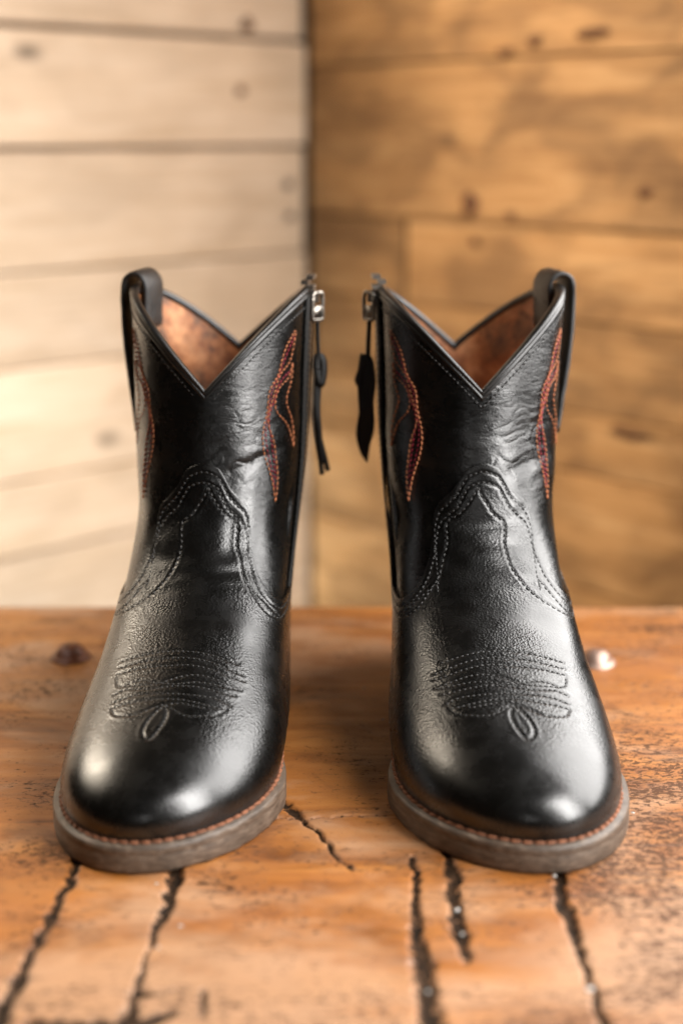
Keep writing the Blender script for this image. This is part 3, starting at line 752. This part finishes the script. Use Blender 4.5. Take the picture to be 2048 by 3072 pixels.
    fr.append(tube(seg, .00105, 8)); fr.append(box(ctr+np.array([0, 0, -.0108]), (hw*2, .0014, .0062), np.stack([e1, np.cross([0, 0, 1.0], e1), [0, 0, 1]], 1)))
    pull = put('zipper_pull', *join(fr), MAT['metal'])
    base = ctr+np.array([0, 0, -.0145])
    if side == 'R':
        cord = [base+np.array([-.0003*math.sin(k*2), 0, -.0205*k]) for k in np.linspace(0, 1, 12)]
        c2 = [q+np.array([.0011, .0006, 0]) for q in cord]
        put('cord', *join([tube(cord, .00085), tube(c2, .0008)]), MAT['strap'], pull)
        ol = np.array([(125, 870), (190, 868), (250, 880), (282, 920), (300, 960), (322, 1050), (340, 1150), (343, 1230), (338, 1300), (328, 1380), (330, 1450), (342, 1530), (350, 1600), (350, 1680), (342, 1760), (325, 1840), (300, 1930), (285, 2040), (270, 2140), (240, 2110), (200, 2050), (165, 1960), (140, 1880), (130, 1790), (132, 1700), (145, 1610), (155, 1540), (150, 1470), (140, 1400), (130, 1310), (120, 1240), (92, 1210), (75, 1160), (92, 1100), (110, 1050), (117, 950)], float)
        ol = np.stack([(ol[:, 0]-215)*.046e-3, -(ol[:, 1]-870)*.046e-3], 1)
        ax = np.array([.985, -.17, 0]); dp = np.array([.17, .985, 0]); k = len(ol)
        V = []; c0 = base+np.array([0, 0, -.0185])
        for off, sc in ((-.0011, .93), (-.0007, 1), (.0007, 1), (.0011, .93)):
            for x, z in ol:
                V.append(c0+ax*x*sc+dp*(off+.0022*math.sin(z*75)-.0016*x/.005*abs(x)/.005)+np.array([0, 0, z*(.99 if sc < 1 else 1)]))
        F = grid_faces(4, k, True).tolist()+[list(range(k))[::-1], list(range(3*k, 4*k))]
        o = put('leather_tag', np.array(V), F, MAT['strap'], pull, smooth=False); o['label'] = 'long narrow leaf-shaped leather zip tag'
    else:
        cord = [base+np.array([0, .0002*math.sin(k*5), -.0195*k]) for k in np.linspace(0, 1, 12)]
        put('cord', *tube(cord, .0009), MAT['strap'], pull)
        kc = base+np.array([-.0002, 0, -.0265]); an = np.linspace(0, 2*math.pi, 40)
        ring = [kc+np.array([.0017*math.cos(a)+.0004*math.sin(2*a), .001*math.sin(a), .0068*math.sin(a)]) for a in an]
        parts = [tube(ring, .0025, 10)]
        for dx, bend, ln in ((.0012, -.0030, .050), (.0004, .0012, .046), (.0022, -.0008, .052)):
            s_ = np.linspace(0, 1, 22); pth = np.stack([kc[0]+dx+.0015*np.sin(s_*4)+bend*np.maximum(0, s_-.55)*2.2+.0010*s_, kc[1]+.0012*np.cos(s_*5+dx*900), kc[2]-.004-ln*s_], 1)
            parts.append(tube(pth, .0014, 6))
        o = put('leather_tassel', *join(parts), MAT['strap'], pull); o['label'] = 'knotted leather tassel of thin thongs on the zip'
    # ---- sole, welt and heel
    d = np.radians(np.arange(-180, 180, 1.0)); d = np.sort(np.concatenate([d, np.radians(np.arange(-40, 40, 1.0)+.5)])); m = len(d)
    P0, _ = surf(np.zeros(m), d); tg = np.roll(P0, -1, 0)-np.roll(P0, 1, 0); n2 = np.stack([tg[:, 1], -tg[:, 0]], 1); n2 /= np.linalg.norm(n2, axis=1, keepdims=True)
    n2 = np.concatenate([n2, np.zeros((m, 1))], 1)
    y = P0[:, 1]; ext = .0062-.0048*sm(.062, .11, y)+.0004*sm(.19, .26, y); zt = P0[:, 2]+.0010
    spring = .0005*sm(.04, .0, y)**2; zb = np.where(True, spring, 0)+np.maximum(0, zt-.0120)*1.0*sm(.105, .14, y)+.0022*sm(.12, .16, y)
    zb = np.minimum(zb, zt-.0065)
    th = zt-zb
    prof = [(-.010, 0, .0), (-.002, 0, .0), (.86, 0, 0), (.95, .04, 0), (1.0, .12, 0), (1.0, .27, 0), (.97, .31, 0), (1.0, .35, 0), (1.01, .62, 0), (1.0, .86, 0), (.94, .97, 0), (.80, 1.0, 0), (-.008, 1.0, 0)]
    rows = []
    for e, f, _q in prof:
        o_ = np.where(e > 0, ext*e, e) if e > 0 else np.full(m, e)
        rows.append(P0*[1, 1, 0]+n2*o_[:, None]+np.stack([np.zeros(m), np.zeros(m), zt-th*f], 1))
    rows[-1] = P0*[0, 1, 0]*1.0+np.stack([P0[:, 0]*.1, np.zeros(m), zb+.0001], 1)
    rows = np.array(rows); rows[3:11] += .00018*fbm(rows[3:11]*300, seed, 2)[..., None]
    outsole = put('outsole', rows, grid_faces(len(prof), m, True)[:, ::-1], MAT['sole'])
    keep = np.where(y < .105)[0]; a = P0[keep]*[1, 1, 0]+n2[keep]*.0023+np.stack([np.zeros(len(keep))]*2+[zt[keep]+.0005], 1)
    o = put('welt_stitching', *stitches(a, np.repeat(np.array([[0, 0, 1.0]]), len(keep), 0), .0046, .0047, .0024, .0008, .16, .08, 5), MAT['welt_thread'], outsole, stuff=True)
    o['label'] = 'rust-orange scalloped welt stitching round the toe'
    keep = (y > .196); ring = P0[keep]; nn2 = n2[keep]; zz2 = zb[keep]
    order = np.argsort(np.arctan2(ring[:, 0], ring[:, 1]-.19)); ring = ring[order]; nn2 = nn2[order]; zz2 = zz2[order]
    k = len(ring); rows = []
    for f in np.linspace(0, 1, 7):
        q = ring*[1, 1, 0]+nn2*.0016; q[:, 1] -= (.016+.010*sm(.20, .266, q[:, 1]))*f; q[:, 0] *= 1-.10*f
        rows.append(np.concatenate([q[:, :2], (zz2*(1-f))[:, None]+.0002], 1))
    rows = np.array(rows); V = rows.reshape(-1, 3); F = grid_faces(7, k, True).tolist()+[list(range(6*k, 7*k))]
    put('heel', V, F, MAT['heel'])
    return root
VG = vamp_geometry(); SG = shaft_geometry()
make_boot('R', (.0768, -.003), R_(3.0), 1.0, 'right-hand black boot, smoother shaft, zip with a long leaf-shaped leather tag', 2)
make_boot('L', (-.0812, -.003), R_(-5.2), -.957, 'left-hand black boot, creased shaft, zip with a knotted thong tassel', 17)
